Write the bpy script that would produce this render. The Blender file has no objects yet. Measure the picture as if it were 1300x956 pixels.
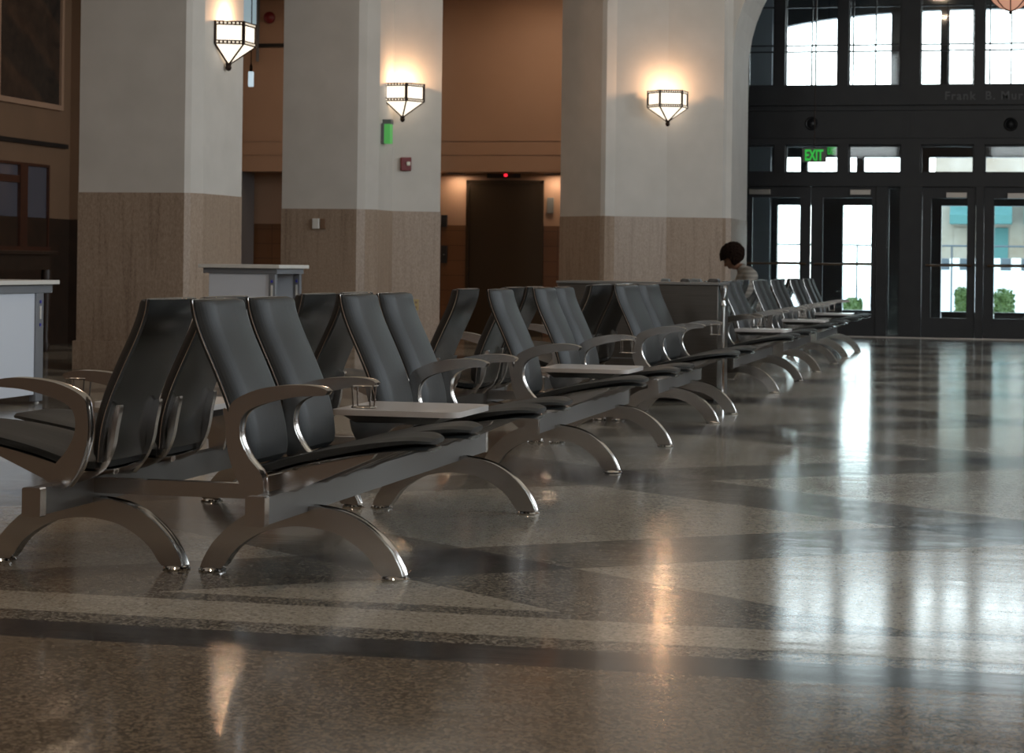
import bpy, bmesh, math, random
from mathutils import Vector, Matrix
random.seed(7)
SC = bpy.context.scene
COL = SC.collection
PI = math.pi

# ------------------------------------------------------------------ camera model (used for measuring only)
F_PX, CX, HY, ROLL, CAM_H = 2700.0, 650.0, 336.0, 0.0125, 1.0
TH = math.atan(648.0 / F_PX)

def ray(u, v):
    c, s = math.cos(ROLL), math.sin(ROLL)
    dp, dv = u - CX, v - HY
    p = dp * c + dv * s
    q = -(dv * c - dp * s)
    return (p / F_PX * math.cos(TH) - math.sin(TH), p / F_PX * math.sin(TH) + math.cos(TH), q / F_PX)

def onY(u, v, Y):
    x, y, z = ray(u, v); k = Y / y
    return x * k, CAM_H + z * k

def onX(u, v, X):
    x, y, z = ray(u, v); k = X / x
    return y * k, CAM_H + z * k

def rectY(u0, u1, v0, v1, Y):
    um, vm = (u0 + u1) / 2, (v0 + v1) / 2
    if 30 < Y < 36: um = 1110.
    return onY(u0, vm, Y)[0], onY(u1, vm, Y)[0], onY(um, v1, Y)[1], onY(um, v0, Y)[1]   # x0,x1,z0,z1

# ------------------------------------------------------------------ materials
def mat(name, base=(.5, .5, .5), rough=.5, metal=0., spec=.5, coat=0., coat_rough=.1, emit=None, estr=0., sheen=0.):
    m = bpy.data.materials.new(name); m.use_nodes = True
    b = m.node_tree.nodes['Principled BSDF']
    b.inputs['Base Color'].default_value = (*base, 1)
    b.inputs['Roughness'].default_value = rough
    b.inputs['Metallic'].default_value = metal
    b.inputs['Specular IOR Level'].default_value = spec
    b.inputs['Coat Weight'].default_value = coat
    b.inputs['Coat Roughness'].default_value = coat_rough
    b.inputs['Sheen Weight'].default_value = sheen
    if emit:
        b.inputs['Emission Color'].default_value = (*emit, 1)
        b.inputs['Emission Strength'].default_value = estr
    return m

class NT:
    def __init__(s, m):
        s.t = m.node_tree; s.n = s.t.nodes; s.l = s.t.links; s.b = s.n['Principled BSDF']
        s.tc = s.n.new('ShaderNodeTexCoord')
    def inp(s, sock, v):
        if isinstance(v, (int, float)): sock.default_value = v
        elif isinstance(v, tuple): sock.default_value = (*v, 1) if len(v) == 3 and sock.type == 'RGBA' else v
        else: s.l.new(v, sock)
    def math(s, op, a, b=0., c=None):
        n = s.n.new('ShaderNodeMath'); n.operation = op
        s.inp(n.inputs[0], a); s.inp(n.inputs[1], b)
        if c is not None: s.inp(n.inputs[2], c)
        return n.outputs[0]
    def mapping(s, scale=(1, 1, 1), loc=(0, 0, 0), rot=(0, 0, 0), coord='Object'):
        n = s.n.new('ShaderNodeMapping'); s.l.new(s.tc.outputs[coord], n.inputs[0])
        n.inputs['Scale'].default_value = scale; n.inputs['Location'].default_value = loc; n.inputs['Rotation'].default_value = rot
        return n.outputs[0]
    def noise(s, vec, scale, detail=4., rough=.5, dist=0.):
        n = s.n.new('ShaderNodeTexNoise'); s.l.new(vec, n.inputs['Vector'])
        n.inputs['Scale'].default_value = scale; n.inputs['Detail'].default_value = detail
        n.inputs['Roughness'].default_value = rough; n.inputs['Distortion'].default_value = dist
        return n.outputs['Fac']
    def vor(s, vec, scale, out='Distance', feature='F1'):
        n = s.n.new('ShaderNodeTexVoronoi'); s.l.new(vec, n.inputs['Vector']); n.feature = feature
        n.inputs['Scale'].default_value = scale
        return n.outputs[out]
    def ramp(s, fac, stops, interp='LINEAR'):
        n = s.n.new('ShaderNodeValToRGB'); s.l.new(fac, n.inputs[0]); cr = n.color_ramp; cr.interpolation = interp
        while len(cr.elements) < len(stops): cr.elements.new(.5)
        for e, (p, c) in zip(cr.elements, stops):
            e.position = p; e.color = (*c, 1) if isinstance(c, tuple) else (c, c, c, 1)
        return n.outputs[0]
    def mix(s, fac, a, b, blend='MIX'):
        n = s.n.new('ShaderNodeMix'); n.data_type = 'RGBA'; n.blend_type = blend
        s.inp(n.inputs[0], fac); s.inp(n.inputs[6], a); s.inp(n.inputs[7], b)
        return n.outputs[2]
    def bump(s, h, strength=.2, dist=.01):
        n = s.n.new('ShaderNodeBump'); n.inputs['Strength'].default_value = strength; n.inputs['Distance'].default_value = dist
        s.l.new(h, n.inputs['Height']); s.l.new(n.outputs[0], s.b.inputs['Normal'])
    def color(s, c): s.l.new(c, s.b.inputs['Base Color'])
    def rough(s, c): s.l.new(c, s.b.inputs['Roughness'])

def noisy(name, c1, c2, scale, rough=.5, bump=0., **k):
    m = mat(name, c1, rough, **k); t = NT(m)
    f = t.noise(t.mapping(), scale, 5.)
    t.color(t.ramp(f, [(.3, c1), (.7, c2)]))
    if bump: t.bump(f, bump, .004)
    return m

M = {}
M['plaster'] = noisy('plaster', (.60, .565, .52), (.66, .62, .575), 3., .75, .05)
M['ceiling'] = noisy('ceiling_plaster', (.62, .56, .48), (.66, .6, .52), 2., .8)
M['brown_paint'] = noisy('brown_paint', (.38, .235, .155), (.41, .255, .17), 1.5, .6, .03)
M['shaded_aisle_paint'] = noisy('shaded_brown_paint', (.20, .118, .070), (.23, .135, .08), 1.5, .6, .03)  # darker copy of the brown paint, the aisle's shade put into its colour
M['warm_wall'] = noisy('warm_wall', (.30, .19, .12), (.36, .23, .15), 1.2, .7)
M['dark_steel'] = noisy('dark_painted_steel', (.011, .011, .013), (.017, .017, .019), 4., .42)
M['added_wainscot'] = noisy('added_dark_panelling', (.13, .062, .030), (.16, .08, .04), 2., .5)  # for unseen panelling added to darken what the metal reflects
M['closer'] = mat('closer_metal', (.42, .38, .34), .35, .9)
M['bar'] = mat('push_bar_bronze', (.20, .13, .08), .4, .8)
M['letter'] = mat('engraved_letters', (.15, .15, .155), .5)
M['alu'] = mat('polished_aluminium', (.70, .665, .63), .20, 1.)
M['beam'] = mat('satin_grey_beam', (.23, .22, .21), .42, .75)
M['chrome'] = mat('chrome', (.8, .8, .8), .08, 1.)
M['table'] = mat('pale_table_laminate', (.62, .58, .55), .25, 0., .5, .3, .15)
M['table_under'] = mat('dark_table_pan', (.035, .032, .03), .45)
M['white_panel'] = noisy('white_laminate', (.68, .71, .78), (.71, .74, .80), 2., .4)
M['worktop'] = mat('cream_worktop', (.72, .69, .64), .4)
M['grey_metal'] = mat('grey_painted_metal', (.22, .225, .24), .45, .2)
M['blue_plastic'] = mat('blue_plastic', (.05, .05, .45), .4)
M['dark_wood'] = noisy('dark_wood', (.022, .012, .007), (.035, .018, .01), 6., .45)
M['red_wood'] = noisy('reddish_wood', (.05, .018, .01), (.07, .024, .013), 6., .4)
M['dim_glass'] = mat('dim_booth_glass', (.10, .10, .125), .15, 0., .6)
M['white_plastic'] = mat('white_plastic', (.72, .70, .66), .4)
M['brown_plastic'] = mat('brown_plastic', (.22, .13, .08), .4)
M['outlet'] = mat('brass_outlet_plate', (.40, .29, .12), .45, .3)
M['red_plastic'] = mat('red_alarm_plastic', (.17, .008, .010), .4)
M['strobe'] = mat('strobe_lens', (.75, .72, .62), .2)
M['sign_green'] = mat('lit_green_letters', (.05, .5, .08), .4, emit=(.02, .36, .04), estr=.9)
M['sign_face'] = mat('sign_face_grey', (.17, .16, .14), .6)
M['lit_green_box'] = mat('lit_green_sign', (.1, .5, .1), .4, emit=(.10, .42, .11), estr=.4)
M['iron'] = mat('sconce_iron', (.03, .016, .010), .5, .6)
M['lamp_glass'] = mat('lamp_opal_glass', (.9, .85, .78), .4, emit=(1., .86, .68), estr=1.4)
M['band_glow'] = mat('band_opening_glass', (.9, .85, .78), .4, emit=(1., .80, .58), estr=.7)
M['pendant_glass'] = mat('pendant_amber_glass', (.7, .4, .3), .4, emit=(.85, .42, .28), estr=.55)
M['lantern_white'] = mat('hanging_lantern_glass', (.8, .9, .95), .4, emit=(.62, .80, .90), estr=.75)
M['blue_window'] = mat('daylight_glow', (.5, .65, .75), .5, emit=(.42, .58, .66), estr=.5)  # emission imitates daylight at the aisle window
M['elevator'] = mat('bronze_elevator_steel', (.075, .052, .033), .38, .8)
M['led'] = mat('red_led', (.6, .02, .02), .4, emit=(1., .02, .04), estr=1.6)
M['hair'] = noisy('dark_brown_hair', (.008, .004, .003), (.014, .007, .004), 60., 1., .5, spec=.1)
M['skin'] = mat('skin', (.20, .10, .06), .55)
M['trousers'] = mat('brown_trousers', (.10, .065, .04), .8)
M['shoe'] = mat('dark_shoes', (.02, .018, .016), .5)
M['black_item'] = mat('black_plastic', (.02, .02, .022), .35)
M['grey_item'] = mat('grey_plastic', (.16, .17, .17), .4)
M['pavement'] = noisy('pale_pavement', (.62, .62, .60), (.70, .70, .68), .8, .8)
M['teal'] = noisy('teal_awning', (.03, .105, .10), (.04, .125, .12), 2., .6)
M['pale_stone'] = noisy('pale_stone', (.17, .13, .09), (.28, .25, .21), .9, .8)
M['rail'] = mat('dark_railing', (.06, .07, .08), .5)
M['leaf'] = noisy('leaf_green', (.045, .085, .012), (.09, .14, .025), 9., .6)
M['gutter'] = mat('black_wall_trim', (.012, .01, .009), .5)

# upholstery: black vinyl with a faint lengthwise grain
m = mat('charcoal_upholstery', (.03, .03, .03), .42, 0., .32); t = NT(m)
f = t.noise(t.mapping((1.5, 55, 1.5)), 6., 5., .6)
t.color(t.ramp(f, [(.3, (.014, .014, .013)), (.7, (.042, .042, .040))]))
t.rough(t.ramp(f, [(.3, .38), (.7, .54)])); t.bump(f, .15, .002); M['vinyl'] = m
m = mat('dark_glossy_shell', (.045, .045, .043), .22, .35, .5); M['shell'] = m
# brushed brown steel cladding of the counter
m = mat('brushed_dark_cladding', (.11, .095, .08), .28, .85); t = NT(m)
f = t.noise(t.mapping((1, 1, 60)), 3., 4.)
t.color(t.ramp(f, [(.3, (.115, .10, .085)), (.7, (.15, .13, .112))])); M['cladding'] = m
# travertine: vertical veins and pits
m = mat('travertine', (.4, .3, .25), .38, 0., .5); t = NT(m)
v1 = t.noise(t.mapping((7, 7, .35)), 2.2, 6., .6, .6)
v2 = t.noise(t.mapping((20, 20, 9)), 4., 6., .7)
c = t.mix(.5, t.ramp(v1, [(.30, (.19, .125, .085)), (.45, (.36, .262, .19)), (.55, (.41, .305, .225)), (.70, (.25, .17, .12))]),
          t.ramp(v2, [(.32, (.15, .095, .065)), (.5, (.35, .26, .195)), (.68, (.51, .40, .31))]))
t.color(c); t.bump(v2, .08, .003); M['travertine'] = m
# brown glazed tiles of the lobby dado
m = mat('brown_wall_tile', (.2, .1, .05), .35, 0., .5); t = NT(m)
br = t.n.new('ShaderNodeTexBrick'); t.l.new(t.mapping((1, 1, 1), rot=(PI/2, 0, 0)), br.inputs['Vector'])
br.inputs['Scale'].default_value = 1.; br.inputs['Brick Width'].default_value = .42; br.inputs['Row Height'].default_value = .21
br.inputs['Mortar Size'].default_value = .004; br.offset = .0
br.inputs['Color1'].default_value = (.17, .078, .036, 1); br.inputs['Color2'].default_value = (.15, .068, .03, 1); br.inputs['Mortar'].default_value = (.07, .035, .02, 1)
t.color(br.outputs['Color']); M['tile'] = m
# striped knit
m = mat('striped_knit', (.3, .27, .22), .9); t = NT(m)
w = t.n.new('ShaderNodeTexWave'); t.l.new(t.mapping((1, 1, 1)), w.inputs[0]); w.bands_direction = 'Z'
w.inputs['Scale'].default_value = 7.; w.inputs['Distortion'].default_value = 1.2
t.color(t.ramp(w.outputs['Fac'], [(.35, (.20, .18, .155)), (.65, (.29, .265, .23))])); M['knit'] = m
# dim framed mural print: diagonal dark bands
m = mat('dim_mural_print', (.05, .03, .02), .4); t = NT(m)
w = t.n.new('ShaderNodeTexWave'); t.l.new(t.mapping((1, 1, 1), rot=(.55, 0, 0)), w.inputs[0]); w.bands_direction = 'Z'
w.inputs['Scale'].default_value = .35; w.inputs['Distortion'].default_value = 3.; w.inputs['Detail'].default_value = 3.
n2 = t.noise(t.mapping(), 7., 6., .7)
t.color(t.mix(.35, t.ramp(w.outputs['Fac'], [(.3, (.018, .017, .016)), (.55, (.07, .038, .024)), (.9, (.035, .022, .016))]),
              t.ramp(n2, [(.35, (.01, .01, .01)), (.7, (.12, .075, .05))]))); M['mural'] = m

# terrazzo: chips, crossing diagonal strips with dark diamonds where they cross, and a striped border
m = mat('polished_terrazzo', (.4, .37, .32), .1, 0., .5); t = NT(m)
sp = t.n.new('ShaderNodeSeparateXYZ'); t.l.new(t.tc.outputs['Object'], sp.inputs[0]); X, Y = sp.outputs[0], sp.outputs[1]
dx = t.math('MULTIPLY', t.math('ADD', X, 1.9), .79); dy = t.math('SUBTRACT', Y, 9.9)
P = 3.03
def strip(fn):
    a = t.math('ADD', fn, 60 * P + P / 2); a = t.math('MODULO', a, P); a = t.math('SUBTRACT', a, P / 2)
    return t.math('LESS_THAN', t.math('ABSOLUTE', a), .38)
s1 = strip(t.math('SUBTRACT', dy, dx)); s2 = strip(t.math('ADD', dy, dx))
inpat = t.math('GREATER_THAN', Y, 6.0)
both = t.math('MULTIPLY', t.math('MULTIPLY', s1, s2), inpat)
one = t.math('MULTIPLY', t.math('MAXIMUM', s1, s2), inpat)
def band(a, b): return t.math('MULTIPLY', t.math('GREATER_THAN', Y, a), t.math('LESS_THAN', Y, b))
darkm = t.math('MAXIMUM', both, band(5.17, 5.42))
spk = t.math('MAXIMUM', one, t.math('MAXIMUM', band(5.42, 5.57), band(5.88, 6.0)))
vec = t.mapping()
cell = t.n.new('ShaderNodeTexVoronoi'); t.l.new(vec, cell.inputs['Vector']); cell.inputs['Scale'].default_value = 125.
cs = t.n.new('ShaderNodeSeparateColor'); t.l.new(cell.outputs['Color'], cs.inputs[0]); chip = cs.outputs[0]
c_light = t.ramp(chip, [(0, (.24, .21, .165)), (.3, (.35, .315, .25)), (.8, (.43, .39, .32)), (1, (.50, .46, .39))])
c_spk = t.ramp(chip, [(0, (.04, .036, .03)), (.42, (.07, .062, .05)), (.55, (.22, .195, .155)), (1, (.33, .295, .24))])
c_dark = t.ramp(chip, [(0, (.028, .027, .027)), (.9, (.06, .055, .052)), (1, (.13, .115, .10))])
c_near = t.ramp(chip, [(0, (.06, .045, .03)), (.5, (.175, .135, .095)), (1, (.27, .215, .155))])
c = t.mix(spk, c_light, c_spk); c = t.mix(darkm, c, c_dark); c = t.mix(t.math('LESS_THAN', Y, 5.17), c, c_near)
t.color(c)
sc1 = t.noise(t.mapping((1, 1, 1)), 1.3, 5., .6); sc2 = t.noise(t.mapping((30, 2.5, 1), rot=(0, 0, .7)), 1., 4., .7)
t.rough(t.ramp(t.mix(.4, sc1, sc2), [(.3, .10), (.7, .17)]))
wav = t.noise(t.mapping((1.2, 5.5, 1)), 1., 3., .5); t.bump(wav, .10, .012)
M['terrazzo'] = m

def glass_mat(name, tint=(1, 1, 1), refl=1.):
    m = bpy.data.materials.new(name); m.use_nodes = True; nt = m.node_tree; nt.nodes.clear()
    o = nt.nodes.new('ShaderNodeOutputMaterial'); mx = nt.nodes.new('ShaderNodeMixShader')
    tr = nt.nodes.new('ShaderNodeBsdfTransparent'); tr.inputs[0].default_value = (*tint, 1)
    gl = nt.nodes.new('ShaderNodeBsdfGlossy'); gl.inputs['Roughness'].default_value = .03
    fr = nt.nodes.new('ShaderNodeFresnel'); fr.inputs[0].default_value = 1.45
    nt.links.new(fr.outputs[0], mx.inputs[0]); nt.links.new(tr.outputs[0], mx.inputs[1]); nt.links.new(gl.outputs[0], mx.inputs[2])
    nt.links.new(mx.outputs[0], o.inputs[0]); return m
M['glass'] = glass_mat('window_glass', (.93, .97, .97))

# ------------------------------------------------------------------ mesh helpers
class MB:
    def __init__(s): s.bm = bmesh.new()
    def box(s, x0, x1, y0, y1, z0, z1):
        vs = [s.bm.verts.new(p) for p in ((x0,y0,z0),(x1,y0,z0),(x1,y1,z0),(x0,y1,z0),(x0,y0,z1),(x1,y0,z1),(x1,y1,z1),(x0,y1,z1))]
        for f in ((0,3,2,1),(4,5,6,7),(0,1,5,4),(1,2,6,5),(2,3,7,6),(3,0,4,7)): s.bm.faces.new([vs[i] for i in f])
        return s
    def loft(s, rings, cap=True, closed=False):
        R = [[s.bm.verts.new(p) for p in r] for r in rings]; n = len(R[0])
        pairs = list(zip(R, R[1:])) + ([(R[-1], R[0])] if closed else [])
        for a, b in pairs:
            for i in range(n): s.bm.faces.new((a[i], a[(i+1) % n], b[(i+1) % n], b[i]))
        if cap and not closed:
            s.bm.faces.new(R[0][::-1]); s.bm.faces.new(R[-1])
        return s
    def prism_xz(s, poly, y0, y1): return s.loft([[(x, y, z) for x, z in poly] for y in (y0, y1)])
    def prism_xy(s, poly, z0, z1): return s.loft([[(x, y, z) for x, y in poly] for z in (z0, z1)])
    def prism_yz(s, poly, x0, x1): return s.loft([[(x, y, z) for y, z in poly] for x in (x0, x1)])
    def tube(s, pts, r, n=8, closed=False):
        pts = [Vector(p) for p in pts]; rings = []
        rr = r if isinstance(r, (list, tuple)) else [r] * len(pts); up = None
        for i, p in enumerate(pts):
            if closed: d = pts[(i+1) % len(pts)] - pts[i-1]
            else: d = pts[min(i+1, len(pts)-1)] - pts[max(i-1, 0)]
            d.normalize()
            if up is None: up = Vector((0, 0, 1)) if abs(d.z) < .9 else Vector((1, 0, 0))
            a = d.cross(up).normalized(); up = a.cross(d).normalized()
            rings.append([p + rr[i] * (a * math.cos(2*PI*k/n) + up * math.sin(2*PI*k/n)) for k in range(n)])
        return s.loft(rings, closed=closed)
    def lathe(s, prof, c=(0, 0, 0), n=20):
        return s.loft([[(c[0] + r * math.cos(2*PI*k/n), c[1] + r * math.sin(2*PI*k/n), c[2] + z) for k in range(n)] for r, z in prof])
    def mesh(s, name, m, smooth=True, ang=.6):
        bmesh.ops.recalc_face_normals(s.bm, faces=s.bm.faces)
        me = bpy.data.meshes.new(name); s.bm.to_mesh(me); s.bm.free()
        if smooth:
            for p in me.polygons: p.use_smooth = True
            me.set_sharp_from_angle(angle=ang)
        me.materials.append(m if not isinstance(m, str) else M[m])
        return me
    def build(s, name, m, parent=None, bevel=0., seg=2, **k):
        return put(name, s.mesh(name, m, **k), parent, bevel=bevel, seg=seg)

def put(name, me, parent=None, loc=(0, 0, 0), rz=0., bevel=0., seg=2):
    o = bpy.data.objects.new(name, me); COL.objects.link(o); o.location = loc; o.rotation_euler = (0, 0, rz)
    if parent: o.parent = parent
    if bevel:
        b = o.modifiers.new('bevel', 'BEVEL'); b.width = bevel; b.segments = seg; b.limit_method = 'ANGLE'; b.angle_limit = .6
        b.harden_normals = False
    return o
def thing(name, label, cat, loc=(0, 0, 0), rz=0., group=None):
    o = bpy.data.objects.new(name, None); COL.objects.link(o); o.location = loc; o.rotation_euler = (0, 0, rz); o.empty_display_size = .1
    return tag(o, label, cat, group)
def tag(o, label, cat, group=None, kind=None):
    o['label'] = label; o['category'] = cat
    if group: o['group'] = group
    if kind: o['kind'] = kind
    return o
def struct(o, label=None, cat=None):
    o['kind'] = 'structure'
    if label: o['label'] = label
    if cat: o['category'] = cat
    return o
def copy_tree(o, parent=None):
    c = o.copy(); COL.objects.link(c)
    if parent: c.parent = parent
    for ch in list(o.children): copy_tree(ch, c)
    return c
def smooth_path(pts, k=4):
    out = []
    for i in range(len(pts) - 1):
        p0, p1, p2, p3 = pts[max(i-1, 0)], pts[i], pts[i+1], pts[min(i+2, len(pts)-1)]
        for j in range(k):
            t_ = j / k
            out.append(tuple(.5 * ((2*b) + (-a + c) * t_ + (2*a - 5*b + 4*c - d) * t_**2 + (-a + 3*b - 3*c + d) * t_**3) for a, b, c, d in zip(p0, p1, p2, p3)))
    out.append(tuple(pts[-1])); return out

# ------------------------------------------------------------------ seating: meshes shared by every bench (local x forward, y along the beam)
BACK = smooth_path([(-.302, .876), (-.293, .825), (-.268, .755), (-.217, .645), (-.177, .55), (-.152, .46), (-.142, .36)], 4)
def normals2(path):
    out = []
    for i in range(len(path)):
        a, b = path[max(i-1, 0)], path[min(i+1, len(path)-1)]
        dx_, dz_ = b[0] - a[0], b[1] - a[1]; l = math.hypot(dx_, dz_); out.append((-dz_ / l, dx_ / l))
    return out
def back_mesh(w):
    mb = MB(); n = normals2(BACK); rings = []; h = w / 2
    for i, (p, q) in enumerate(zip(BACK, n)):
        e = 1.
        if i < 2: e = (.45, .9)[i]
        if i > len(BACK) - 3: e = (.9, .5)[i - (len(BACK) - 2)]
        sec = [(-h + .006, .004), (-h + .002, .014), (-h + .012, .028 * e), (-h + .050, .053 * e), (-h + .075, .058 * e), (h - .075, .058 * e), (h - .050, .053 * e), (h - .012, .028 * e), (h - .002, .014), (h - .006, .004)]
        rings.append([(p[0] + q[0] * d, y, p[1] + q[1] * d) for y, d in sec])
    mb.loft(rings); return mb.mesh('backrest', 'vinyl', ang=.5)
def shell_mesh(w):
    mb = MB(); n = normals2(BACK); rings = []; h = w / 2
    for p, q in zip(BACK, n):
        sec = [(-h, .012), (-h - .003, .006), (-h, -.002), (-h * .5, -.006), (0, -.008), (h * .5, -.006), (h, -.002), (h + .003, .006), (h, .012), (h - .006, .010), (h - .012, .003), (-h + .012, .003), (-h + .006, .010)]
        rings.append([(p[0] + q[0] * d, y, p[1] + q[1] * d) for y, d in sec])
    mb.loft(rings); return mb.mesh('back_shell', 'shell', ang=.5)
def rim_mesh(w):
    n = normals2(BACK); h = w / 2; mb = MB()
    side = lambda y: [(p[0] + q[0] * .008, y, p[1] + q[1] * .008) for p, q in zip(BACK, n)]
    a, b = side(-h - .002), side(h + .002)
    mb.tube(a[::-1] + [(a[0][0], -h * .5, a[0][2] + .001), (a[0][0], h * .5, a[0][2] + .001)] + b, .0019, 6)
    return mb.mesh('back_rim', 'alu')
SEATP = smooth_path([(-.125, .352), (-.05, .362), (.05, .392), (.15, .416), (.25, .434), (.34, .446), (.41, .449), (.455, .441)], 4)
def seat_mesh(w, name, matn, up, dn, inset=0.):
    mb = MB(); n = normals2(SEATP); top = []; h0 = w / 2
    rings = []
    for i, (p, q) in enumerate(zip(SEATP, n)):
        q = (-q[0], -q[1]) if q[1] < 0 else q
        x = p[0]; h = h0 if x < .22 else h0 * max(.12, (1 - min(1, (x - .22) / .245) ** 2.6)) ** .5
        if x < -.06: h = h0 * (.86 + .14 * (x + .125) / .065)
        h -= inset
        k = 9; ring = []; dn_ = dn if x < .18 else dn + (up - .016 - dn) * min(1, (x - .18) / .27) if name == 'seat' else dn
        for j in range(k):
            s_ = -1 + 2 * j / (k - 1); y = s_ * h; dip = -.012 * (1 - s_ * s_) * min(1, max(0, 1 - (x - .15) / .28))
            d = up + dip - (.008 if abs(s_) > .99 else 0)
            ring.append((p[0] + q[0] * d, y, p[1] + q[1] * d))
        for j in range(k - 1, -1, -1):
            s_ = -1 + 2 * j / (k - 1); y = s_ * (h - .004)
            d = dn_ + .35 * (-.012 * (1 - s_ * s_))
            ring.append((p[0] + q[0] * d, y, p[1] + q[1] * d))
        rings.append(ring)
    mb.loft(rings); return mb.mesh(name, matn, ang=.7)

ARM_OUT = smooth_path([(-.066, .288), (-.106, .345), (-.135, .44), (-.133, .52), (-.117, .567), (-.05, .601), (.02, .616), (.10, .621), (.15, .617), (.178, .609)], 4)
ARM_IN = smooth_path([(.172, .600), (.14, .5985), (.08, .594), (.0, .577), (-.06, .556), (-.092, .53), (-.103, .49), (-.097, .445), (-.070, .394), (-.030, .346), (-.022, .288)], 4)
def arm_mesh():
    mb = MB(); poly = ARM_OUT + ARM_IN
    # the arm pad widens towards its tip: loft across y with slightly different outlines
    rings = []
    for y, e in ((-.026, -.005), (-.021, .0), (.021, .0), (.026, -.005)):
        c = []
        for i, (x, z) in enumerate(poly):
            if e:
                a, b = poly[i-1], poly[(i+1) % len(poly)]; dx_, dz_ = b[0]-a[0], b[1]-a[1]; l = math.hypot(dx_, dz_) or 1
                c.append((x + dz_ / l * e, y, z - dx_ / l * e))
            else: c.append((x, y, z))
        rings.append(c)
    mb.loft(rings); return mb.mesh('armrest', 'alu', ang=.9)
def cup_mesh():
    mb = MB()
    def loop(z, cx=.135, hx=.045, hy=.04):
        return [(cx + hx * math.cos(a), hy * math.sin(a), z) for a in [2*PI*k/16 for k in range(16)]]
    mb.tube(loop(.598), .003, 6, closed=True); mb.tube(loop(.528, hx=.040, hy=.034), .003, 6, closed=True)
    for k in range(4):
        a = 2*PI*(k + .5)/4
        mb.tube([(.135 + .045*math.cos(a), .04*math.sin(a), .598), (.135 + .042*math.cos(a), .036*math.sin(a), .56), (.135 + .040*math.cos(a), .034*math.sin(a), .528)], .0028, 6)
    mb.tube([(.098, 0, .528), (.135, 0, .527), (.172, 0, .528)], .0028, 6)
    return mb.mesh('cup_holder', 'alu')
LEG_OUT = smooth_path([(-.338, .012), (-.296, .088), (-.228, .155), (-.155, .197), (-.07, .216), (0, .219), (.07, .216), (.155, .197), (.228, .155), (.296, .088), (.338, .012)], 3)
LEG_IN = smooth_path([(.270, .012), (.228, .074), (.168, .120), (.10, .150), (0, .163), (-.10, .150), (-.168, .120), (-.228, .074), (-.270, .012)], 3)
def leg_mesh():
    mb = MB(); poly = LEG_OUT + LEG_IN; rings = []
    for y, e in ((-.030, -.005), (-.024, 0), (.024, 0), (.030, -.005)):
        c = []
        for i, (x, z) in enumerate(poly):
            a, b = poly[i-1], poly[(i+1) % len(poly)]; dx_, dz_ = b[0]-a[0], b[1]-a[1]; l = math.hypot(dx_, dz_) or 1
            c.append((x + dz_ / l * e, y, max(z - dx_ / l * e, .012)))
        rings.append(c)
    mb.loft(rings); return mb.mesh('leg', 'alu', ang=.8)
def foot_mesh():
    return MB().lathe([(.0, .0), (.044, .0), (.046, .004), (.043, .009), (.028, .013), (.020, .018), (0, .018)]).mesh('foot_pad', 'chrome')
def fin_mesh():
    outer = smooth_path([(-.040, .288), (-.085, .300), (-.140, .335), (-.172, .40), (-.185, .47), (-.197, .53), (-.194, .541)], 3)
    inner = smooth_path([(-.170, .535), (-.156, .46), (-.151, .40), (-.136, .352), (-.10, .33), (-.02, .31), (-.01, .288)], 3)
    return MB().prism_xz(outer + inner, -.013, .013).mesh('back_support', 'alu', ang=.9)
def seat_bracket_mesh():
    return MB().prism_xz([(-.045, .288), (.045, .288), (.06, .298), (.29, .398), (.30, .412), (.24, .402), (.15, .382), (.05, .356), (-.05, .332)], -.014, .014).mesh('seat_bracket', 'alu')
def cap_mesh():
    return MB().prism_xz([(-.032, .203), (.022, .203), (.026, .207), (.026, .290), (.022, .294), (-.032, .294), (-.036, .290), (-.036, .207)], -.02, .02).mesh('end_cap', 'alu')
def table_meshes(w):
    h = w / 2 - .004; out = []
    for cx, cy, a0 in ((-.12, -h + .02, 180), (.27, -h + .05, 270), (.27, h - .05, 0), (-.12, h - .02, 90)):
        r = .02 if cx < 0 else .05
        out += [(cx + r * math.cos(math.radians(a0 + d)), cy + r * math.sin(math.radians(a0 + d))) for d in (0, 18, 36, 54, 72, 90)]
    top = MB().prism_xy(out, .462, .482).mesh('table_top', 'table')
    mb = MB()
    mb.loft([[(cx_, y, z) for cx_, z in sec] for y, sec in [(-h*.9, [(-.10, .458), (.25, .458), (.25, .462), (-.10, .462)]), (-h*.6, [(-.07, .425), (.20, .430), (.25, .4615), (-.10, .4615)]), (h*.6, [(-.07, .425), (.20, .430), (.25, .4615), (-.10, .4615)]), (h*.9, [(-.10, .458), (.25, .458), (.25, .462), (-.10, .462)])]])
    pan = mb.mesh('table_pan', 'table_under')
    mb = MB()
    o_ = smooth_path([(-.045, .288), (-.06, .34), (-.09, .40), (-.10, .44)], 4)
    i_ = smooth_path([(.14, .44), (.06, .415), (.02, .36), (.01, .288)], 4)
    mb.prism_xz(o_ + i_, -.16, -.14); 
    br = mb.mesh('table_bracket', 'alu')
    return top, pan, br

ME = dict(arm=arm_mesh(), cup=cup_mesh(), leg=leg_mesh(), foot=foot_mesh(), fin=fin_mesh(), sbr=seat_bracket_mesh(), cap=cap_mesh())
for key, bw, sw in (('seat', .385, .435), ('wide', .66, .755)):
    ME[key] = dict(back=back_mesh(bw), shell=shell_mesh(bw), rim=rim_mesh(bw), cush=seat_mesh(sw, 'seat', 'vinyl', .016, -.014), pan=seat_mesh(sw, 'seat_pan', 'shell', -.0145, -.024, .010), bw=bw, sw=sw)
ME['table'] = table_meshes(.50)
XC, HALF = -2.595, .37

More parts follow.
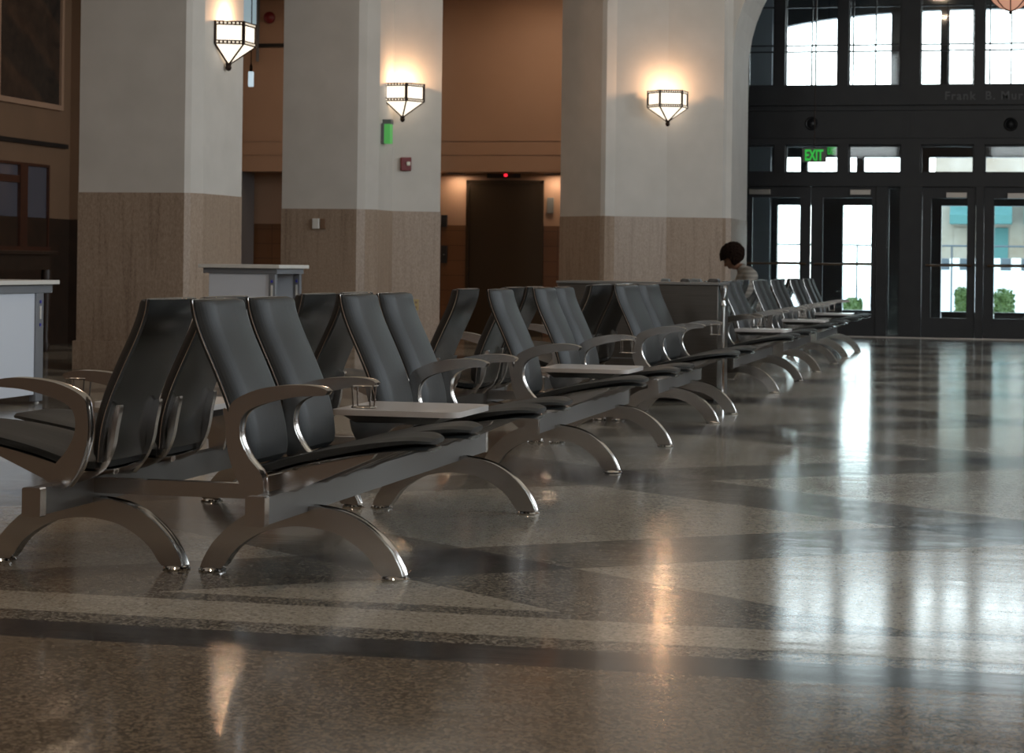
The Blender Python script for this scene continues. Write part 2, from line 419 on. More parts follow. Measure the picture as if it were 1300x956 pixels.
def bench(label, slots, arms, yc, legs, margin=.12, group='double-sided rows of linked seating'):
    pitch = {'seat': .49, 'wide': .82, 'table': .50}
    L = sum(pitch[s_] for s_ in slots); root = thing('linked_seating_bench', label, 'bench', (XC, yc, 0), group=group)
    bl = L / 2 + margin
    beam_me = MB().box(-.025, .025, -bl, bl, .207, .290).mesh('beam', 'beam', ang=.4)
    ys = [-L / 2]
    for s_ in slots: ys.append(ys[-1] + pitch[s_])
    for sd, rz in ((1, 0), (-1, PI)):
        x = HALF * sd
        put('beam', beam_me, root, (x, 0, 0), rz)
        for e in (-bl + .0, bl - .0): put('end_cap', ME['cap'], root, (x, e, 0), rz)
        for ly in legs:
            lg = put('leg', ME['leg'], root, (x, ly, 0), rz)
            for fx in (-.308, .308): put('foot_pad', ME['foot'], lg, (fx, 0, 0))
        for i, s_ in enumerate(slots):
            yc_ = (ys[i] + ys[i+1]) / 2
            if s_ == 'table':
                top, pan, br = ME['table']
                tt = put('table_top', top, root, (x, yc_, 0), rz); put('table_pan', pan, tt)
                put('table_bracket', br, root, (x, yc_, 0), rz); put('table_bracket', br, root, (x, yc_ + .30, 0), rz)
                continue
            k = ME[s_]
            c = put('seat', k['cush'], root, (x, yc_, 0), rz); put('seat_pan', k['pan'], c)
            b = put('backrest', k['back'], root, (x, yc_ + .01, 0), rz); put('back_shell', k['shell'], b); put('back_rim', k['rim'], b)
            for e in (-1, 1):
                put('back_support', ME['fin'], root, (x, yc_ + .01 + e * (k['bw'] / 2 - .035), 0), rz)
                put('seat_bracket', ME['sbr'], root, (x, yc_ + e * (k['sw'] / 2 - .07), 0), rz)
        for i, a in arms.items():
            ar = put('armrest', ME['arm'], root, (x, ys[i] + (-.005 if i == 0 else .0), 0), rz)
            if a == 'cup': put('cup_holder', ME['cup'], ar)
    xb = MB().box(-HALF + .024, HALF - .024, -.022, .022, .238, .286).mesh('cross_bar', 'alu', ang=.4)
    for ly in legs: put('cross_bar', xb, root, (0, ly, 0))
    return root

A5 = ['seat', 'seat', 'table', 'seat', 'seat']; A5arms = {0: 'arm', 1: 'cup', 4: 'arm', 5: 'arm'}
bA = bench('grey seating bench nearest the camera, four seats and a table each side, bronze-toned arched legs', A5, A5arms, 7.395, (-.935, .935))
bench('short seating bench second from the camera, one seat, a table, then two seats each side', ['seat', 'table', 'seat', 'seat'], {0: 'arm', 3: 'cup'}, 10.93, (-.80, .77), .20)
bench('seating bench of extra-wide seats just in front of the steel-clad counter', ['wide', 'wide'], {0: 'arm', 1: 'arm', 2: 'cup'}, 14.03, (-.46, .42), .10)
for yc, lab in ((18.00, 'seating bench standing directly behind the steel-clad counter'),
                (21.60, 'seating bench on which the person in the striped knit top sits'),
                (24.95, 'farthest seating bench, closest to the glazed entrance doors')):
    c = copy_tree(bA); c.location = (XC, yc, 0); c['label'] = lab

# ------------------------------------------------------------------ floor and shell of the hall
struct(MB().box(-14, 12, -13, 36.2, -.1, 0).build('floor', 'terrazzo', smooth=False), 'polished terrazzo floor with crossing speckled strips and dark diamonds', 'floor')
CEIL = 9.0
struct(MB().box(-14, 12, -13, 31.4, CEIL, CEIL + .2).build('ceiling', 'ceiling', smooth=False))

DADO = 1.61
def pier(name, poly, label, z1=CEIL, off=.006):
    """plaster pier on a plan polygon with a travertine dado standing a little proud of it"""
    o = MB().prism_xy(poly, DADO, z1).build(name, 'plaster', smooth=False)
    struct(o, label, 'pillar')
    c = Vector((sum(p[0] for p in poly) / len(poly), sum(p[1] for p in poly) / len(poly)))
    big = []
    for p in poly:
        d = Vector(p) - c; d = d * (1 + off / d.length); big.append((c.x + d.x, c.y + d.y))
    MB().prism_xy(big, .0, DADO).build('travertine_dado', 'travertine', o, smooth=False)
    return o, big
def at(u, Y): return onY(u, 275, Y)[0]
P1 = [(-8.36, 17.9), (-7.335, 17.9), (-7.29, 17.94), (-7.235, 18.1), (-7.205, 19.0), (-8.36, 19.0)]
p1, p1b = pier('pillar', P1, 'plaster pillar with travertine base, left of the photo, white desk before it')
mb = MB(); mb.prism_xy([(x + (.03 if x > -8 else -.03), y + (.0 if y > 18.5 else -.03)) for x, y in P1], 0, .26); mb.build('plinth', 'travertine', p1, smooth=False)
P2 = [(-8.26, 23.08), (-7.36, 23.08), (-7.28, 23.14), (-7.18, 23.32), (-7.17, 23.84), (-6.665, 24.12), (-6.95, 24.95), (-8.26, 24.95)]
p2, p2b = pier('pillar', P2, 'stepped plaster pillar with travertine base bearing the red alarm box')
x3a, x3b, x3c, x3d, x3e = at(762, 25.52), at(780, 25.62), at(846, 25.98), at(917, 26.18), at(928, 26.30)
P3 = [(at(711, 26.07), 26.07), (x3a, 25.52), (at(768, 25.50), 25.50), (x3b, 25.64), (x3c, 25.98), (x3d, 26.18), (x3d + .03, 26.26), (x3e, 26.30), (x3e, 27.85), (-4.9, 27.85), (-4.9, 29.2), (-5.0, 29.2), (-5.0, 27.85), (at(711, 26.07), 27.40)]
p3, p3b = pier('pillar', P3, 'broad plaster pier with travertine base beside the dark entrance')

# wall over the arcade and over the lobby opening
struct(MB().box(-8.3, -7.25, -13, 17.9, 4.6, CEIL).box(-8.3, -7.25, 19.0, 23.1, 4.6, CEIL).build('wall_left', 'plaster', smooth=False))
struct(MB().prism_xy([(-6.8, 24.3), (at(711, 26.07) + .02, 26.1), (at(711, 26.07) + .02, 26.6), (-6.95, 24.9)], 4.45, CEIL).build('trim_1', 'plaster', smooth=False))
# elliptical arch in front of the entrance
AX0 = x3e; AXC, ASP, AA, AB = AX0 + 3.55, 3.60, 3.55, 2.58
def arch_poly():
    pts = [(AX0, ASP)]
    for k in range(1, 40):
        a = PI - PI * k / 40; pts.append((AXC + AA * math.cos(a), ASP + AB * math.sin(a)))
    pts.append((AXC + AA, ASP)); return pts
mb = MB(); ap = arch_poly()
for a, b in zip(ap, ap[1:]):
    mb.prism_xz([a, b, (b[0], CEIL), (a[0], CEIL)], 26.3, 27.85)
bmesh.ops.remove_doubles(mb.bm, verts=mb.bm.verts, dist=1e-5)
mb.box(AXC + AA, 12, 26.3, 27.85, 0, CEIL)
struct(mb.build('wall_arch', 'plaster', smooth=False), 'plaster wall with a broad arch in front of the entrance', 'wall')
# side cheeks between arch and entrance screen
struct(MB().box(-4.85, -4.62, 27.86, 31.5, 0, CEIL).build('trim_2', 'dark_steel', smooth=False))
struct(MB().box(AXC + AA + 1.0, AXC + AA + 1.3, 27.4, 31.55, 0, CEIL).build('trim_3', 'dark_steel', smooth=False))

# left side wall (aisle), its dado, booth window, mural and ledge
XL = -11.0
struct(MB().box(XL - .3, XL, -13, 23.3, 0, 4.8).box(XL - .3, XL + .75, 23.3, 23.6, 0, 4.8).build('wall_aisle', 'shaded_aisle_paint', smooth=False))
struct(MB().box(XL, XL + .03, 6, 23.27, 0, 1.47).box(XL + .03, XL + .75, 23.24, 23.3, 0, 1.47).build('trim_4', 'dark_wood', smooth=False))
struct(MB().box(-11.4, -8.3, -13, 28.3, 4.8, 4.95).box(-8.3, -4.75, 24.95, 28.3, 4.8, 4.95).build('ceiling_aisle', 'warm_wall', smooth=False))
y0, zt = onX(0, 176, XL); y1, zb = onX(82, 187, XL)
struct(MB().box(XL, XL + .05, y0 - 3, y1, zb - .02, zb + .03).build('trim_5', 'gutter', smooth=False))
yw1, zw1 = onX(57, 213, XL); yw0 = onX(0, 300, XL)[0] - 1.2
zw0 = onX(40, 313, XL)[1]; ym = onX(24.5, 260, XL)[0]
win = struct(MB().box(XL, XL + .07, yw0, yw1 + .03, zw0 - .10, zw0).box(XL, XL + .05, yw0, yw1 + .03, zw1, zw1 + .03).box(XL, XL + .06, ym - .09, ym + .09, zw0, zw1).box(XL, XL + .05, yw1, yw1 + .03, zw0, zw1).box(XL, XL + .05, yw0, ym, zw1 - .2, zw1 - .12).build('window_1', 'red_wood', smooth=False))
MB().box(XL + .001, XL + .02, yw0, yw1, zw0, zw1).build('pane', 'dim_glass', win, smooth=False)
ym1, zm0 = onX(73, 134, XL); ym0 = onX(-4, 60, XL)[0] 
o = MB().box(XL, XL + .02, ym0, ym1, zm0, zm0 + 1.7).build('framed_mural', 'mural', smooth=False)
tag(o, 'large dim framed mural print high on the brown aisle wall', 'picture')
MB().box(XL, XL + .05, ym1, ym1 + .06, zm0 - .06, zm0 + 1.76).box(XL, XL + .05, ym0 - .06, ym1, zm0 - .06, zm0).box(XL, XL + .05, ym0 - .06, ym0, zm0, zm0 + 1.76).build('frame', 'brown_paint', o, smooth=False)
# dark console and round-backed chair in the shade of the aisle
cy, cz = onX(74, 319, XL + .9)
t_ = thing('console_table', 'dark wooden console table against the aisle wall left of the pillar', 'table', (XL + .5, cy - 1.4, 0))
MB().box(-.4, .4, -1.5, 1.4, cz - .04, cz).build('table_top', 'dark_wood', t_, bevel=.006)
MB().box(-.35, .35, -1.4, 1.3, cz - .2, cz - .04).build('apron', 'dark_wood', t_)
for a in (-.33, .33):
    for b in (-1.36, 1.26): MB().lathe([(.03, 0), (.05, .08), (.03, .16), (.045, .5), (.055, cz - .25), (.05, cz - .2)], (a, b, 0), 12).build('leg', 'dark_wood', t_)
gx, gy, _ = (-9.05, 18.0, 0)
t_ = thing('round_back_chair', 'dark round-backed chair in shadow behind the near white desk', 'chair', (gx - .3, gy - .2, 0), .5)
MB().lathe([(.0, .40), (.26, .40), (.28, .43), (.27, .47), (0, .48)], n=24).build('seat', 'dark_wood', t_)
mb = MB(); arc = [(.27 * math.cos(a), .27 * math.sin(a)) for a in [PI * k / 14 for k in range(15)]]
mb.tube([(x, y, .74 + .05 * math.sin(PI * i / 14)) for i, (x, y) in enumerate(arc)], .022, 8)
mb.build('back_rail', 'dark_wood', t_)
mb = MB()
for i in (0, 3, 5, 7, 9, 11, 14): mb.tube([(arc[i][0] * .93, arc[i][1] * .93, .46), (arc[i][0], arc[i][1], .75)], .011, 6)
mb.build('back_spindles', 'dark_wood', t_)
for a in (.7, 2.4, 3.9, 5.5): MB().tube([(.20 * math.cos(a), .20 * math.sin(a), .41), (.27 * math.cos(a), .27 * math.sin(a), 0)], .018, 8).build('leg', 'dark_wood', t_)

# lobby wall behind the arcade, with elevator recess
YB, YR = 28.3, 28.95
zs = onY(636, 218, YB)[1]
struct(MB().box(-12, -4.75, YB, YB + .25, zs, 4.8).build('wall_lobby', 'brown_paint', smooth=False), 'brown painted lobby wall above the elevator recess', 'wall')
z_a, z_b = onY(636, 178, YB)[1], onY(636, 196, YB)[1]
struct(MB().box(-12, -4.75, YB - .010, YB, z_a - .012, z_a + .012).box(-12, -4.75, YB - .008, YB, z_b - .010, z_b + .010).build('trim_6', 'brown_paint', smooth=False))
zd = onY(700, 287, YR)[1]
struct(MB().box(-12, -4.75, YR, YR + .2, zd, zs + .3).box(-12, -4.75, YB + .25, YR, zs, zs + .3).build('wall_recess', 'brown_paint', smooth=False), 'lit wall around the elevator, brown paint over tile', 'wall')
struct(MB().box(-12, -4.75, YR - .01, YR + .2, 0, zd).build('trim_7', 'tile', smooth=False))
ex0, ex1, _, ez1 = rectY(592, 690, 229, 400, YR)
dr = struct(MB().box(ex0, ex0 + .045, YR - .05, YR, 0, ez1).box(ex1 - .045, ex1, YR - .05, YR, 0, ez1).box(ex0, ex1, YR - .05, YR, ez1 - .05, ez1).build('door_elevator', 'elevator', smooth=False), 'bronze elevator door with frame in the tiled recess', 'door')
MB().box(ex0 + .045, ex1 - .045, YR - .03, YR - .005, 0, ez1 - .05).build('door_panel', 'elevator', dr, smooth=False)
a0, a1, b0, b1 = rectY(619, 661, 219.5, 226, YR)
o = tag(MB().box(a0, a1, YR - .04, YR, b0, b1).build('floor_indicator', 'black_item'), 'dark floor indicator with a red light above the elevator door', 'indicator')
lx, lz = onY(642, 222.5, YR - .045)
MB().lathe([(0, -.022), (.020, -.018), (.028, 0), (.020, .018), (0, .022)], (lx, YR - .045, lz), 12).build('red_light', 'led', o)
a0, a1, b0, b1 = rectY(695, 703, 251, 271, YR)
o = tag(MB().box(a0, a1, YR - .03, YR, b0, b1).build('wall_sign', 'grey_item', bevel=.003), 'small dark plate on the wall right of the elevator', 'sign')
a0, a1, b0, b1 = rectY(560.5, 567.5, 273, 288, YR - .02)
o = tag(MB().box(a0, a1, YR - .04, YR, b0, b1).build('call_panel', 'black_item', bevel=.003), 'upper dark call plate on the wall left of the elevator', 'panel', 'plates left of the elevator')
a0, a1, b0, b1 = rectY(560.5, 567.5, 312, 334, YR - .02)
o = tag(MB().box(a0, a1, YR - .04, YR, b0, b1).build('call_panel', 'black_item', bevel=.003), 'lower dark call plate on the tiles left of the elevator', 'panel', 'plates left of the elevator')
MB().lathe([(0, -.01), (.012, -.008), (.014, 0), (0, .006)], ((a0 + a1) / 2, YR - .044, (b0 + b1) / 2), 10).build('call_button', 'led' if False else 'grey_item', o)
# black trim line, red bell and hanging lantern seen between the first two pillars
x0_, z0_ = onY(318, 58, YB); x1_, _ = onY(372, 58, YB)
struct(MB().box(x0_ - .6, x1_ + .5, YB - .03, YB, z0_ - .025, z0_ + .025).build('trim_8', 'gutter', smooth=False))
bx, bz = onY(341, 22, YB - .06)
o = tag(MB().lathe([(0, 0), (.07, 0), (.085, .02), (.08, .05), (.05, .075), (0, .085)], n=20).build('fire_bell', 'red_plastic'), 'round dark red fire bell on the lobby wall between two pillars', 'bell')
o.location = (bx, YB, bz); o.rotation_euler = (PI/2, 0, 0)
t_ = thing('hanging_lantern', 'small pale lit cylinder lantern hanging just right of the first pillar', 'lamp', (at(318.5, 24.5) , 24.5, 0))
lx, lz0 = onY(318.5, 110, 24.5); _, lz1 = onY(318.5, 91, 24.5)
MB().lathe([(0, lz0), (.03, lz0), (.034, lz0 + .01), (.034, lz1 - .01), (.03, lz1), (0, lz1)], n=16).build('shade', 'lantern_white', t_)
MB().lathe([(0, lz1), (.02, lz1), (.02, lz1 + .06), (.007, lz1 + .1), (.007, 4.8)], n=10).build('stem', 'iron', t_)
t_.location.x = lx

# ------------------------------------------------------------------ entrance screen (door wall) and outer vestibule wall
YD = 31.65
def R(u0, u1, v0, v1, Y=YD): return rectY(u0, u1, v0, v1, Y)
TOP = 7.0
mb = MB()
def slab(u0, u1, v0, v1, d0=-.12, d1=.12, Y=YD, z1=None, z0=None, m_=None):
    a, b, c, d = R(u0, u1, v0, v1, Y)
    (m_ or mb).box(a, b, Y + d0, Y + d1, c if z0 is None else z0, d if z1 is None else z1)
XR = 1700.
slab(900, XR, 110, 184)                                  # entablature
slab(900, XR, 131, 134.5, -.20, .12); slab(900, XR, 137, 141, -.16, .12)   # ledges
slab(900, XR, 173, 176, -.15, .12)
slab(900, XR, 220.5, 237, -.13, .12)                     # rail over the doors
VCOL = [(900, 939), (984, 997.5), (1064.5, 1078), (1144.5, 1169), (1236.5, 1250), (1317, 1331), (1397, 1411), (1478, 1500), (1566, 1580), (1646, 1700)]
zt_top = TOP
z108 = R(1100, 1101, 110, 120)[3]
for u0, u1 in VCOL:                                      # mullions of the tall windows
    a, b, _, _ = R(u0, u1, 60, 110); mb.box(a, b, YD - .12, YD + .12, z108, TOP)
mb.box(R(900, 926, 0, 10)[0], 6, YD - .12, YD + .12, TOP - .3, TOP + 1.)
for u0, u1 in VCOL:                                      # mullions between the transom lights
    slab(u0, u1, 184, 220.5)
slab(1112.5, 1126.5, 237, 430, -.10, .12, z0=0); slab(1142.5, 1170, 237, 430, -.12, .12, z0=0); slab(900, 944, 237, 430, z0=0)
slab(1238.5, 1248.5, 237, 430, z0=0); slab(1320, 1340, 237, 430, z0=0); slab(1340, XR, 237, 430, z0=0)
slab(1126.5, 1142.5, 425, 430, z0=0)
slab(1157, 1162, 143, 172, -.135, .0); slab(1149, 1154, 143, 172, -.135, .0)
# thin picture-frame lip around the upper windows
w = struct(mb.build('wall_back', 'dark_steel', smooth=False), 'dark painted steel entrance screen of doors and tall windows', 'wall')
tb = struct(MB().box(R(900, 926, 0, 10)[0], 12, YD - .1, YD + .1, TOP + 1., CEIL).build('trim_9', 'plaster', smooth=False))
tr = MB(); a, b, _, _ = R(925, XR, 426, 431); tr.box(a, b, YD - .14, YD + .1, 0, .015)
struct(tr.build('trim_10', 'closer', smooth=False))
for i, (u, v) in enumerate(((1030.5, 157), (1283, 158))):
    x, z = onY(u, v, YD - .12)
    o = MB().lathe([(0, 0), (.095, 0), (.10, .012), (.085, .022), (.07, .014), (.055, .03), (.03, .05), (0, .055)], n=24).build('rosette', 'dark_steel')
    o.location = (x, YD - .12, z); o.rotation_euler = (PI/2, 0, 0)
    tag(o, 'round dark metal rosette on the beam above the EXIT sign' if i == 0 else 'round dark metal rosette on the beam below the carved name', 'rosette', 'rosettes on the entrance beam')
# window lights (upper row): muntins and panes
nwin = 2
def window(rect, vbars, hbars, Y, zt=None, th=.03, mname='dark_steel'):
    global nwin
    a, b, c, d = rect; mb = MB(); d = zt or d
    mb.box(a, b, Y - .03, Y + .03, c, c + .03).box(a, a + .02, Y - .03, Y + .03, c, d).box(b - .02, b, Y - .03, Y + .03, c, d).box(a, b, Y - .03, Y + .03, d - .03, d)
    for x, w_ in vbars: mb.box(x - w_ / 2, x + w_ / 2, Y - .02, Y + .02, c, d)
    for z, w_ in hbars: mb.box(a, b, Y - .021, Y + .021, z - w_ / 2, z + w_ / 2)
    o = struct(mb.build('window_%d' % nwin, mname, smooth=False)); nwin += 1
    MB().box(a, b, Y - .004, Y + .004, c, d).build('pane', 'glass', o, smooth=False)
    return o
def zpx(u, v, Y=YD): return onY(1110., v, Y)[1]
for (u0, u1), vb in zip([(939, 984), (997.5, 1064.5), (1078, 1144.5), (1169, 1236.5), (1250, 1317), (1331, 1397), (1411, 1478), (1500, 1566), (1580, 1646)],
                        [[951.5], [1031, 1036], [1083.5, 1112], [1203], [1257, 1284], [1350, 1378], [1444], [1533], [1613]]):
    um = (u0 + u1) / 2
    hb = [(zpx(um, 57), .022), (zpx(um, 65), .022), (zpx(um, 8), .022)]
    window(R(u0, u1, 0, 110), [(onY(u, 60, YD)[0], .022) for u in vb], hb, YD, TOP - .3)
for u0, u1 in [(939, 984), (997.5, 1064.5), (1078, 1144.5), (1169, 1236.5), (1250, 1317), (1331, 1397), (1411, 1478), (1500, 1566), (1580, 1646)]:
    window(R(u0, u1, 184, 220.5), [], [], YD)
window(rectY(1126.5, 1142.5, 237, 427, YD), [], [], YD)
# door leaves
def door(n, u0, u1, g0, g1, cl0, cl1, cv, label):
    a, b, _, zt = R(u0, u1, 237, 430); ga, gb, gz0, gz1 = R(g0, g1, 251.5, 402)
    mb = MB(); Y = YD - .02
    mb.box(a, ga, Y - .035, Y + .035, .015, zt).box(gb, b, Y - .035, Y + .035, .015, zt).box(ga, gb, Y - .035, Y + .035, .015, gz0).box(ga, gb, Y - .035, Y + .035, gz1, zt)
    d = struct(mb.build('door_%d' % n, 'dark_steel', smooth=False), label, 'door')
    MB().box(ga, gb, Y - .005, Y + .005, gz0, gz1).build('pane', 'glass', d, smooth=False)
    zb_ = zpx((g0 + g1) / 2, 336)
    MB().tube([(a + .06, Y - .04, zb_), (a + .06, Y - .09, zb_), (b - .06, Y - .09, zb_), (b - .06, Y - .04, zb_)], .016, 8).build('push_bar', 'bar', d)
    ca, cb, c0, c1 = R(cl0, cl1, cv, cv + 7)
    MB().box(ca, cb, Y - .10, Y - .035, c0, c1).build('door_closer', 'closer', d, bevel=.006)
    MB().box(ga - .012, ga, Y - .04, Y - .034, gz0, gz1).box(gb, gb + .012, Y - .04, Y - .034, gz0, gz1).box(ga, gb, Y - .04, Y - .034, gz0 - .012, gz0).box(ga, gb, Y - .04, Y - .034, gz1, gz1 + .012).build('glazing_bead', 'dark_steel', d, smooth=False)
door(1, 944.5, 1028.5, 955, 1015.5, 952, 979, 241, 'leftmost dark glazed entrance door')
door(2, 1029.5, 1112, 1044.5, 1106, 1080, 1106, 241, 'second dark glazed entrance door from the left')
door(3, 1170.5, 1238, 1182, 1227.5, 1201.5, 1228, 244, 'third dark glazed entrance door, right of the pier')
door(4, 1249, 1319.5, 1261, 1307, 1279, 1306, 244.5, 'rightmost dark glazed entrance door, cut by the photo edge')

def text_mesh(body, size, depth, name, m_, font_bold=.0, spacing=1.):
    cu = bpy.data.curves.new(name, 'FONT'); cu.body = body; cu.size = size; cu.extrude = depth; cu.offset = font_bold; cu.space_character = spacing
    ob = bpy.data.objects.new(name, cu); COL.objects.link(ob); bpy.context.view_layer.update()
    me = bpy.data.meshes.new_from_object(ob.evaluated_get(bpy.context.evaluated_depsgraph_get())); bpy.data.objects.remove(ob)
    me.name = name; me.materials.clear(); me.materials.append(M[m_]); return me
me = text_mesh('Frank  B. Murr', .168, .006, 'name_lettering', 'letter', .003, 1.17)
o = put('name_lettering', me); x, z = onY(1199, 126.5, YD - .126); o.location = (x, YD - .126, z); o.rotation_euler = (PI/2, 0, 0)
tag(o, 'raised grey name lettering along the beam over the doors', 'lettering')

# exit signs
def exit_sign(u0, u1, v0, v1, Y, label, ceil_z, face='sign_face', flip=False):
    a, b, c, d = rectY(u0, u1, v0, v1, Y); w_, h_ = b - a, d - c
    t_ = thing('exit_sign', label, 'sign', ((a + b) / 2, Y, c))
    MB().box(-w_/2, w_/2, -.02, .02, 0, h_).build('sign_body', face, t_, bevel=.004)
    me = text_mesh('EXIT', h_ * .95, .003, 'exit_letters', 'sign_green', .006)
    o = put('exit_letters', me, t_); xs = [v.co.x for v in me.vertices]; ys_ = [v.co.y for v in me.vertices]
    tw, thh = max(xs) - min(xs), max(ys_) - min(ys_)
    s_ = (w_ * .76) / tw; o.scale = (s_, h_ * .80 / thh, 1); o.rotation_euler = (PI/2, 0, 0)
    o.location = (-w_ * .38 - min(xs) * s_, -.025, h_ * .10 - min(ys_) * h_ * .8 / thh)
    MB().tube([(0, 0, h_), (0, 0, ceil_z - c)], .008, 6).build('hanger', 'iron', t_)
exit_sign(1018.5, 1049, 188, 206, 30.6, 'grey EXIT sign with green letters hanging before the entrance screen', CEIL)
exit_sign(1049, 1064, 184.5, 197.5, 34.6, 'smaller green-lit EXIT sign inside the vestibule, behind the transom glass', 3.05)

# vestibule beyond the doors: outer wall with its own glazing
YO = 35.6; mb = MB()
def oslab(u0, u1, v0, v1, d0=-.1, d1=.1, **k): slab(u0, u1, v0, v1, d0, d1, YO, m_=mb, **k)
oslab(860, 1750, 110, 200)
oslab(860, 1750, 219.5, 261)
OD = [(987, 1032), (1070, 1116), (1195, 1243), (1262, 1312)]; prev = 860
for a, b in OD: oslab(prev, a, 261, 398, z0=0); prev = b
oslab(prev, 1750, 261, 398, z0=0)
for a, b in OD: oslab(a, b, 394, 398, z0=0)
OT = [(989, 1017), (1026, 1088), (1097.5, 1162), (1180, 1242.5), (1252, 1314)]; prev = 860
for a, b in OT: oslab(prev, a, 200, 219.5); prev = b
oslab(prev, 1750, 200, 219.5)
# arched head of the outer window
zb_ = R(1100, 1101, 108, 110, YO)[3]
xa, xb = onY(960, 60, YO)[0], onY(1560, 60, YO)[0]; xm = (xa + xb) / 2; zc = zpx(1000, 52, YO); zh = zpx(1260, 14, YO) - zc
pts = [(xm - (xb - xa) / 2 * math.cos(PI * k / 24), zc + zh * math.sin(PI * k / 24)) for k in range(25)]
for a, b in zip(pts, pts[1:]): mb.prism_xz([a, b, (b[0], 9.5), (a[0], 9.5)], YO - .1, YO + .1)
oslab(860, 990, 0, 110, z1=9.5); oslab(1560, 1750, 0, 110, z1=9.5)
for u0, u1 in ((988, 999), (1131.5, 1143), (1194, 1205.5), (1330, 1341)):
    a, b, c, _ = R(u0, u1, 60, 110, YO); mb.box(a, b, YO - .1, YO + .1, c, zc + zh + .1)
struct(mb.build('wall_outer', 'dark_steel', smooth=False))
a, b, _, _ = R(956, 983, 60, 110, YO); struct(MB().box(a, b, YO - .35, YO - .11, 0, 9.).build('trim_12', 'grey_metal', smooth=False))
struct(MB().box(-4.95, -4.7, YD + .13, YO, 0, 9.5).box(AXC + 5.6, AXC + 5.8, YD + .13, YO, 0, 9.5).box(-4.95, AXC + 5.8, YD + .13, YO - .1, 9.3, 9.5).build('wall_vestibule', 'grey_metal', smooth=False))
for i, ((a, b), uu) in enumerate(zip(OD, (1, 2, 3, 4))):
    ra, rb, c, d = rectY(a, b, 261, 394, YO)
    o = struct(MB().box(ra, rb, YO - .02, YO + .02, zpx(a, 335, YO) - .02, zpx(a, 335, YO) + .02).build('door_%d' % (5 + i), 'dark_steel', smooth=False))
    MB().box(ra, rb, YO - .004, YO + .004, c, d).build('pane', 'glass', o, smooth=False)

# outdoors: pavement, railing, shrubs, awning building, planter wall
struct(MB().box(-70, 70, 36.2, 130, -.12, -.02).build('ground', 'pavement', smooth=False), 'bright pale pavement outside', 'ground')
t_ = thing('railing', 'thin dark metal railing outside beyond the doors', 'railing', (0, 44, -.02))
zr = zpx(1080, 310, 44); 
MB().tube([(-9, 0, zr), (9, 0, zr)], .022, 6).build('top_rail', 'rail', t_)
MB().tube([(-9, 0, .15), (9, 0, .15)], .016, 6).build('bottom_rail', 'rail', t_)
px0 = onY(1088, 330, 44)[0]
for k in range(-3, 5): MB().tube([(px0 + k * 1.9, 0, .02), (px0 + k * 1.9, 0, zr)], .022, 6).build('post', 'rail', t_)
def shrub(u0, u1, v0, Y, label, n=420):
    a, b, _, zt_ = rectY(u0, u1, v0, 394, Y); w_ = (b - a); t_ = thing('boxwood_shrub', label, 'shrub', ((a + b) / 2, Y, -.02), group='shrubs outside the doors')
    mb = MB(); mb.lathe([(0, .05), (w_ * .42, .08), (w_ * .44, zt_ * .5), (w_ * .40, zt_ * .92), (0, zt_ * .97)], n=14)
    rnd = random.Random(int(u0))
    for _ in range(n):
        th_ = rnd.random() * 2 * PI; z = .05 + rnd.random() * zt_ * .97; r = w_ * (.42 + .07 * rnd.random()) * (1 if z < zt_ * .9 else rnd.random())
        p = Vector((r * math.cos(th_), r * math.sin(th_), z)); d = Vector((rnd.uniform(-1, 1), rnd.uniform(-1, 1), rnd.uniform(-.3, 1))).normalized() * .05
        e = d.cross(Vector((rnd.uniform(-1, 1), 1, rnd.uniform(-1, 1)))).normalized() * .022
        vs = [mb.bm.verts.new(q) for q in (p - d, p + e, p + d, p - e)]; mb.bm.faces.new(vs)
    mb.build('foliage', 'leaf', t_, smooth=False)
    MB().lathe([(.05, 0), (.04, .1)], n=8).build('stem', 'dark_wood', t_)
shrub(1212, 1229, 366, 41.5, 'clipped green shrub seen through the third door')
shrub(1262, 1288, 368, 41.5, 'clipped green shrub seen through the rightmost door')
shrub(1071, 1095, 380, 42.5, 'low green shrub seen through the second door')
shrub(986, 1004, 379, 42.5, 'low green shrub seen through the leftmost door')
YT = 62.
t_ = thing('shop_building', 'pale building with teal awnings across the street outside', 'building', (0, YT, -.02))
a, b, _, _ = rectY(1195, 1400, 300, 345, YT)
MB().box(a - .2, b, 0, 4, 0, 6.).build('facade', 'pale_stone', t_, smooth=False)
for u0, u1 in ((1207, 1236), (1255, 1285), (1300, 1330)):
    a, b, c, d = rectY(u0, u1, 250, 284, YT)
    f_ = MB().prism_yz([(-.9, c), (-.9, c + .25), (0, d), (0, c)], a, b).build('awning', 'teal', t_, smooth=False)
    MB().box(a + .1, b - .1, -.04, .02, 1.2, c - .1).build('shop_window', 'teal' if u0 > 1250 else 'pale_stone', t_, smooth=False)
t_ = thing('roadside_barrier', 'low barrier of dark and white blocks across the street outside', 'barrier', (0, 52, -.02))
for k in range(12):
    a, b, c, d = rectY(1194 + k * 13 - 40, 1194 + k * 13 - 28, 327, 343, 52)
    MB().box(a, b, -.1, .1, c, d).build('barrier_block', 'rail' if k % 2 else 'white_plastic', t_, bevel=.01)
MB().box(-3, 9, -.12, .12, 0, c).build('barrier_wall', 'pavement', t_, smooth=False)
